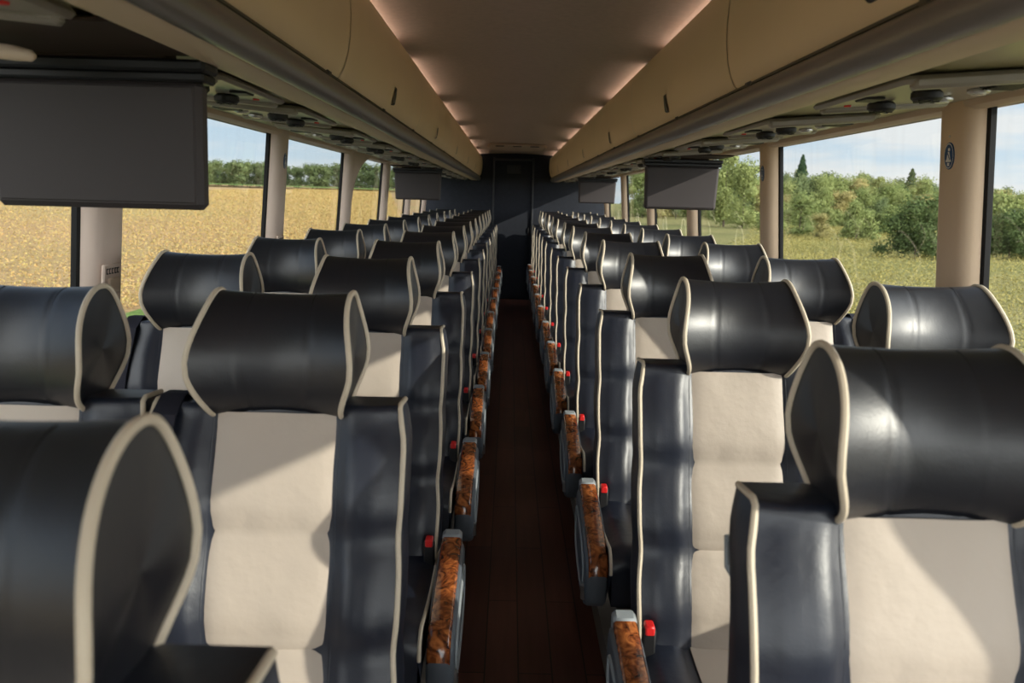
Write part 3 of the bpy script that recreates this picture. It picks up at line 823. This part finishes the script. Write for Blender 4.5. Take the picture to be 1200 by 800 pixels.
def make_tree(name, kind, seed, m, n=900):
    """unit-height tree: crown of leaf blades round several lobes, with a tapering trunk"""
    r = random.Random(seed); t = empty(name)
    vs = []; fs = []
    lobes = []
    if kind == 'round':
        for k in range(12): a = r.uniform(0, 2*PI); q = r.random(); lobes.append((Vector((.20*math.cos(a)*q, .20*math.sin(a)*q, r.uniform(.12, .84))), r.uniform(.13, .22)))
    elif kind == 'bush':
        for k in range(26): a = r.uniform(0, 2*PI); q = r.random()**.6; zz = .06+.78*r.random()**1.25; lobes.append((Vector((.44*(1.05-zz)**.7*math.cos(a)*q, .44*(1.05-zz)**.7*math.sin(a)*q, zz)), r.uniform(.13, .20)))
    elif kind == 'tall':
        for k in range(12): a = r.uniform(0, 2*PI); q = r.random(); zz = r.uniform(.15, .92); lobes.append((Vector((.14*math.cos(a)*q, .14*math.sin(a)*q, zz)), lerp(.17, .07, zz)))
    for k in range(n):
        if kind == 'fir':
            zz = r.random()**.8; lay = (zz*9) % 1; rad = (1-zz)**.8*.34*(1-.45*lay)+.01; a = r.uniform(0, 2*PI); q = r.random()**.4
            c = Vector((rad*q*math.cos(a), rad*q*math.sin(a), .08+.92*zz)); nrm = Vector((math.cos(a), math.sin(a), .3)); sz = .026
        else:
            c0, rr = r.choice(lobes); d = Vector((r.gauss(0, 1), r.gauss(0, 1), r.gauss(0, 1))).normalized(); c = c0+d*rr*r.uniform(.3, 1.08); nrm = d; sz = (.060 if kind == 'bush' else .037)*(900/n)**.5
        sz *= r.uniform(.6, 1.3)
        nn = (nrm+Vector((r.gauss(0, .5), r.gauss(0, .5), r.gauss(0, .5)))).normalized()
        a = nn.cross(Vector((r.gauss(0, 1), r.gauss(0, 1), r.gauss(0, 1)))).normalized(); b_ = nn.cross(a)
        if c.z < .01: c.z = .02
        i = len(vs); vs += [c-a*sz, c-b_*sz*.7, c+a*sz, c+b_*sz*.7]; fs.append((i, i+1, i+2, i+3))
    if kind != 'fir':   # solid heart of the crown so that it is not see-through
        mb = MB()
        for c0, rr in lobes:
            rows = []
            for j in range(6):
                th = lerp(.05, PI-.05, j/5); rows.append([c0+Vector((math.sin(th)*math.cos(p), math.sin(th)*math.sin(p), math.cos(th)))*rr*(.3 if kind == 'bush' else .42) for p in [2*PI*i/8 for i in range(8)]])
            mb.grid(rows, closeu=True, flip=True)
        o = len(vs); vs += mb.v; fs += [tuple(i+o for i in f) for f in mb.f]
    make('crown', vs, fs, m, t, smooth=False)
    tb = MB(); tb.tube([(0, 0, -.03), (.004, 0, .2), (0, .005, .3 if kind == 'bush' else .7)], [.014, .010, .004], 6)
    tb.build('trunk', M['bark'], t)
    return t
far_p = [make_tree('far_tree', 'round', 1, M['leaf_far'], 2400), make_tree('far_tree', 'tall', 2, M['leaf_far'], 2400), make_tree('far_tree', 'round', 3, M['leaf_mid'], 2400)]
fu = [False]*3
rt = random.Random(11)
# left treeline: dense double row, seen through the left windows
k = 0
for row, (Y0, h0) in enumerate(((345, 10.5), (365, 12.5))):
    x = -40
    while x > -430:
        x -= rt.uniform(4.5, 7.5)
        if len([0]) and k >= 150: break
        p = rt.choice((0, 0, 1, 0, 2) if row == 0 else (0, 1, 0))
        o = far_p[p] if not fu[p] else copy_tree(far_p[p]); fu[p] = True
        y = Y0+rt.uniform(-6, 6); h = h0*rt.uniform(.8, 1.15)
        o.location = (x, y, gz(x, y)-.1); o.scale = (h*1.5, h*1.5, h); o.rotation_euler.z = rt.uniform(0, 6.28)
        tag(o, 'green tree of the distant woodland edge beyond the yellow field, seen through the left windows', 'tree', 'trees of the woodland edge beyond the field')
        k += 1
# right side: background woodland
protoR = {'round': make_tree('woodland_tree', 'round', 21, M['leaf_mid'], 3600), 'gold': make_tree('woodland_tree', 'round', 25, M['leaf_gold'], 3600), 'tall': make_tree('woodland_tree', 'tall', 22, M['leaf_mid'], 3600),
          'dark': make_tree('woodland_tree', 'round', 23, M['leaf_far'], 3600), 'fir': make_tree('fir_tree', 'fir', 24, M['leaf_fir'], 1500)}
used = set()
def plant(kind, x, y, h, wd, lab, grp, cat='tree'):
    p = protoR[kind]; o = p if kind not in used else copy_tree(p); used.add(kind)
    o.location = (x, y, gz(x, y)-.05); o.scale = (wd, wd, h); o.rotation_euler.z = rt.uniform(0, 6.28)
    tag(o, lab, cat, grp)
# (columns of the photo) helper (pixel column -> x at distance y)
def atx(px, y): return -.05+(px-598.6)/933*y*.984
for row, (Y0, h0) in enumerate(((150, 8.4), (190, 10.6), (125, 5.5))):
    px = 735
    while px < 1290:
        px += rt.uniform(9, 17)*(1.0 if row < 2 else 1.7)
        y = Y0+rt.uniform(-10, 10); h = h0*rt.uniform(.72, 1.15)*(1.25-.45*min(1, (px-800)/400))
        kd = rt.choice(('round', 'gold', 'tall', 'dark', 'round') if row != 1 else ('dark', 'tall', 'round', 'dark'))
        plant(kd, atx(px, y), y, h, h*rt.uniform(.9, 1.3), 'leafy tree in the mixed woodland behind the meadow, seen through the right windows', 'woodland trees behind the meadow')
plant('fir', atx(937, 150), 150, 11.8, 9, 'dark pointed fir rising above the other trees beyond the right windows', None)
plant('fir', atx(1066, 170), 170, 10.8, 10, 'smaller dark fir top above the woodland to the left of the big bush', None)
plant('tall', atx(850, 95), 95, 9.3, 10, 'tall bright green tree beside the nearer right-hand screen', None)
plant('round', atx(872, 90), 90, 7.6, 7.5, 'light green round tree at the left edge of the right meadow', None)
plant('round', atx(940, 70), 70, 4.0, 5.6, 'light green shrubby tree left of the middle of the wide right window', None)
plant('gold', atx(965, 66), 66, 2.6, 3.2, 'low golden green shrub in the meadow beside the light green tree', None, 'shrub')
dk = {'a': make_tree('meadow_bush', 'bush', 31, M['leaf_dark'], 9000), 'b': make_tree('meadow_bush', 'bush', 33, M['leaf_mid'], 5000)}
ud = set()
def bush(kind, x, y, h, wd, lab):
    p = dk[kind]; o = p if kind not in ud else copy_tree(p); ud.add(kind)
    o.location = (x, y, gz(x, y)-.05); o.scale = (wd, wd, h); o.rotation_euler.z = rt.uniform(0, 6.28); tag(o, lab, 'bush', 'bushes in the meadow')
bush('a', atx(1080, 44), 44, 3.75, 4.3, 'large dark green bush in the meadow just left of the nearest right window pillar')
bush('b', atx(1008, 66), 66, 3.6, 3.6, 'pale green upright bush standing alone in the middle of the meadow')
bush('b', atx(1168, 60), 60, 4.6, 5, 'light green bush seen in the last window on the right')
bush('a', atx(1192, 46), 46, 3.2, 4.4, 'dark bush at the far right edge of the photo')
bush('b', atx(1040, 80), 80, 3.2, 5, 'low light green bush behind and left of the large dark bush')
px = 838
while px < 1210:
    px += rt.uniform(14, 24); y = rt.uniform(98, 116); h = rt.uniform(2.2, 3.6)
    p = dk['b']; o = copy_tree(p); o.location = (atx(px, y), y, gz(atx(px, y), y)-.05); o.scale = (h*1.7, h*1.7, h); o.rotation_euler.z = rt.uniform(0, 6.28)
    tag(o, 'low green bush of the thicket along the foot of the woodland', 'bush', 'thicket bushes at the foot of the woodland')
bush('b', atx(910, 85), 85, 3.4, 4, 'low green bush beside the second right window pillar')

# ------------------------------------------------------------------ light
K, S = .56, .437
sun = bpy.data.lights.new('sun', 'SUN'); sun.energy = 4.8; sun.color = (1.0, .93, .80); sun.angle = R(.53)
so = bpy.data.objects.new('sun', sun); C.objects.link(so)
so.rotation_euler = Vector((1, -K, S)).to_track_quat('Z', 'Y').to_euler()

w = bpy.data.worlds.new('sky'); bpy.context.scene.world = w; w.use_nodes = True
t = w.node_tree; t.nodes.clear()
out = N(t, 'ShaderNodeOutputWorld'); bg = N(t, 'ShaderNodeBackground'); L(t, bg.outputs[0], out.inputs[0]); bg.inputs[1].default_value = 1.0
tc = N(t, 'ShaderNodeTexCoord'); sx = N(t, 'ShaderNodeSeparateXYZ'); L(t, tc.outputs['Generated'], sx.inputs[0])
rp = N(t, 'ShaderNodeValToRGB'); L(t, sx.outputs[2], rp.inputs[0]); e = rp.color_ramp.elements
e[0].position = 0; e[0].color = (.80, .92, 1.0, 1); e[1].position = .8; e[1].color = (.20, .38, .75, 1); k = e.new(.12); k.color = (.58, .78, .98, 1); k = e.new(.3); k.color = (.40, .62, .92, 1)
mp = N(t, 'ShaderNodeMapping'); mp.inputs['Scale'].default_value = (2.2, 2.2, 13); L(t, tc.outputs['Generated'], mp.inputs[0])
cn = N(t, 'ShaderNodeTexNoise'); cn.inputs['Scale'].default_value = 1.6; cn.inputs['Detail'].default_value = 7; cn.inputs['Roughness'].default_value = .55; L(t, mp.outputs[0], cn.inputs[0])
cr = N(t, 'ShaderNodeMapRange'); cr.inputs[1].default_value = .44; cr.inputs[2].default_value = .60; cr.inputs[4].default_value = .9; L(t, cn.outputs[0], cr.inputs[0])
mx = N(t, 'ShaderNodeMix', data_type='RGBA'); L(t, cr.outputs[0], mx.inputs[0]); L(t, rp.outputs[0], mx.inputs[6]); mx.inputs[7].default_value = (1.0, 1.0, 1.0, 1)
L(t, mx.outputs[2], bg.inputs[0])
# glow added to the unseen sky ahead and sunward, to light the seat fronts
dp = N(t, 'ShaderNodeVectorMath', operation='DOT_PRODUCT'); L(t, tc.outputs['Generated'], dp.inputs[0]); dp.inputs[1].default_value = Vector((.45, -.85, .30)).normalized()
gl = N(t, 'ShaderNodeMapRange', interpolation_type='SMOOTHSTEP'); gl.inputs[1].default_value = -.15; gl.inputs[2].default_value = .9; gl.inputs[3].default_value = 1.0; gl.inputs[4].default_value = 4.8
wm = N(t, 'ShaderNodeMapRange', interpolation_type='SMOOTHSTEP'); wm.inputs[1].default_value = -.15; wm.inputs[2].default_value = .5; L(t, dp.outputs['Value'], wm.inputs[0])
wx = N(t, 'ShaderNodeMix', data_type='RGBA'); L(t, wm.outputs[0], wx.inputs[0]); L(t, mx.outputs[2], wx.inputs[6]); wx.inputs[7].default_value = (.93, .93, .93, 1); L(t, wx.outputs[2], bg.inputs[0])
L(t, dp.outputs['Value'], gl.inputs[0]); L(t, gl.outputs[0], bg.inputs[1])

# ------------------------------------------------------------------ camera
cam = bpy.data.cameras.new('camera'); co = bpy.data.objects.new('camera', cam); C.objects.link(co)
cam.sensor_width = 36; cam.lens = 36*933/1200; cam.clip_end = 3000; cam.clip_start = .02
co.location = (-.06, 0, 1.454)
th = math.atan(169/933)
co.rotation_euler = (Matrix.Rotation(R(-.35), 4, 'Z') @ Matrix.Rotation(R(90)-th, 4, 'X') @ Matrix.Rotation(R(1.5), 4, 'Z')).to_euler()
cam.dof.use_dof = True; cam.dof.focus_distance = 2.9; cam.dof.aperture_fstop = 5.6
sc = bpy.context.scene; sc.camera = co
sc.view_settings.view_transform = 'Standard'; sc.view_settings.look = 'None'; sc.view_settings.gamma = 1; sc.view_settings.use_curve_mapping = False
sc.view_settings.exposure = 0.0
sc.cycles.max_bounces = 10; sc.cycles.diffuse_bounces = 6; sc.cycles.transparent_max_bounces = 24
